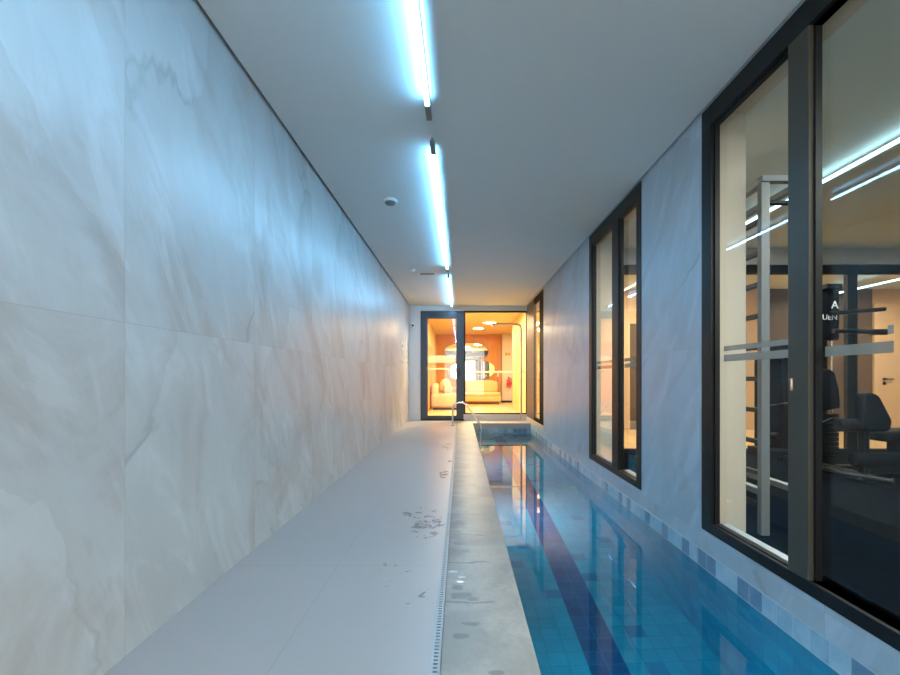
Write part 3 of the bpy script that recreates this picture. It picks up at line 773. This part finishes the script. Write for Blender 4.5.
gb = MB().tube([(3.98, 4.80, 1.50), (4.2, 4.80, 1.50), (4.40, 4.80, 1.49)], .024).build('lat_bar', M['dark_metal'], mg, 40)
sub(MB().cyl((4.38, 4.80, 1.49), (4.55, 4.80, 1.49), .032, bev=.008), 'grip', M['vinyl'], gb, 40)
MB().prism([(3.60, .66), (3.81, .70), (3.79, .90), (3.75, 1.06), (3.70, 1.09), (3.60, 1.09)], 'y', 4.50, 4.62, .02).build('back_pad', M['vinyl'], mg, 50)
MB().prism([(3.80, .51), (4.04, .50), (4.06, .60), (3.94, .83), (3.89, .86), (3.79, .85), (3.77, .60)], 'y', 4.22, 4.34, .025).build('preacher_pad', M['vinyl'], mg, 50)
MB().cyl((3.60, 4.3, .55), (4.04, 4.28, .55), .062, bev=.02).build('roller_pad', M['vinyl'], mg, 50)
MB().box(3.84, 3.90, 4.28, 4.36, .05, .55, .015).build('seat_post', M['dark_metal'], mg)
MB().box(3.62, 3.70, 4.625, 4.70, .05, 1.05, .01).build('back_post', M['dark_metal'], mg)
MB().cyl((3.75, 4.3, .22), (4.5, 4.3, .22), .07, bev=.02).build('foot_roller', M['vinyl'], mg, 50)
MB().tube([(3.45, 4.4, .12), (3.7, 4.35, .08), (3.95, 4.1, .05)], .03).build('lever_arm', M['dark_metal'], mg, 40)
MB().pillow((4.45, 4.5, .43), (.75, .4, .12), p=5).build('seat_pad', M['vinyl'], mg, 60)
MB().box(4.35, 4.43, 4.5, 4.6, .10, .40, .008).build('seat_leg', M['dark_metal'], mg)
MB().tube([(3.62, 4.4, .60), (3.5, 4.38, .56), (3.40, 4.38, .52)], .014).build('side_handle', M['chrome'], mg, 40)
for x, y in ((3.94, 4.12), (3.76, 4.26), (4.06, 4.24)): MB().cyl((x, y-.01, .05), (x, y-.035, .05), .012).build('bolt', M['chrome'], mg, 40)

# --- second dark machine behind the rack
cmn = thing('cable_machine', (3.92, 5.65, .01), 'dark cable machine behind the grey rack, with a thin chrome bar', 'gym machine')
MB().box(3.76, 4.12, 5.42, 5.9, .03, .12, .01).build('base_frame', M['dark_metal'], cmn)
for x in (3.78, 4.04): MB().box(x, x+.07, 5.62, 5.72, .10, 1.36, .01).build('upright', M['dark_metal'], cmn)
MB().pillow((3.95, 5.56, 1.36), (.38, .36, .22), p=4).build('head_pad', M['vinyl'], cmn, 60)
MB().box(3.82, 4.08, 5.66, 5.86, .12, 1.24, .015).build('weight_stack', M['vinyl'], cmn)
MB().tube([(3.60, 5.42, .66), (3.80, 5.40, .68), (4.0, 5.40, .71)], .012).build('handle_bar', M['chrome'], cmn, 40)
for x in (3.79, 4.0): MB().cyl((x, 5.46, .30), (x, 5.36, .30), .045, bev=.01).build('roller', M['vinyl'], cmn, 40)

# ------------------------------------------------------------------ light
def area(name, loc, sx, sy, power, col, rot=(0, 0, 0), caustic=False, portal=False):
    l = bpy.data.lights.new(name, 'AREA'); l.shape = 'RECTANGLE'; l.size = sx; l.size_y = sy; l.energy = power; l.color = col
    o = bpy.data.objects.new(name, l); o.location = loc; o.rotation_euler = rot; COL.objects.link(o)
    if portal: l.cycles.is_portal = True
    if caustic: l.cycles.is_caustics_light = True
    return o
for a, b, lb in LIGHTS:
    area('corridor_lamp', (-.2, (a+b)/2, ZL-.02), .03, b-a, 4.0*(b-a), LED, caustic=True)
water.cycles.is_caustics_caster = True
for n in ('pool_floor', 'pool_wall_window_side', 'pool_wall_end', 'pool_wall_deck_side'):
    bpy.data.objects[n].cycles.is_caustics_receiver = True
for y in ADDED_POOL_LAMPS:
    area('added_pool_lamp', (XP+.04, y, -.72),     .15, .15, 12.0, (.80, .93, 1), (0, -math.radians(50), 0))  # light of the added underwater lamps
WARM = (1.0, .77, .45)
area('lounge_lamp', (.9, 14.0, 2.66), .4, .4, 55, WARM)
area('lounge_lamp', (.62, 15.6, 2.66), .4, .4, 55, WARM)
area('lounge_lamp', (.3, 11.4, 2.74), .4, .4, 200, WARM)  # added lamp without a fixture, throws warm light onto the far deck
area('lounge_lamp', (2.5, 16.2, 2.74), .4, .4, 40, WARM)
area('vestibule_lamp', (2.5, 9.2, 2.66), .3, .3, 90, WARM)
area('hall_lamp', (3.3, 7.3, 2.68), .3, .3, 110, (1, .76, .50))
area('hall_lamp', (7.6, 7.3, 2.6), .3, .3, 60, (1, .80, .6))
area('gym_lamp', (3.05, 3.5, ZL-.02), .03, 2.7, 120, (.95,.97,.90))
area('gym_lamp', (3.05, .3, ZL-.02), .03, 3.0, 130, (.95,.97,.90))
area('sky_portal', (.2, YB-.1, 1.3), 2.1, 2.38, 1, (1, 1, 1), (-math.pi/2, 0, 0), portal=True)

W = bpy.data.worlds.new('daylight'); S.world = W; W.use_nodes = True
W.node_tree.nodes['Background'].inputs[0].default_value = (1.0, .88, .76, 1)
W.node_tree.nodes['Background'].inputs[1].default_value = 5.6

# ------------------------------------------------------------------ camera
cd = bpy.data.cameras.new('camera'); cam = bpy.data.objects.new('camera', cd); COL.objects.link(cam)
cam.location = (0, 0, 1.0); cam.rotation_euler = (math.pi/2, 0, 0)
cd.sensor_width = 36; cd.lens = 18.0
cd.shift_x = -(460.5-450)/900; cd.shift_y = (378-337.5)/900
cd.clip_start = .02
S.camera = cam
vs = S.view_settings
vs.view_transform = 'Standard'; vs.look = 'None'; vs.exposure = .42; vs.gamma = 1; vs.use_curve_mapping = False
c = S.cycles
c.max_bounces = 14; c.transparent_max_bounces = 24; c.transmission_bounces = 10; c.glossy_bounces = 8; c.diffuse_bounces = 5
c.sample_clamp_indirect = 6; c.use_denoising = True
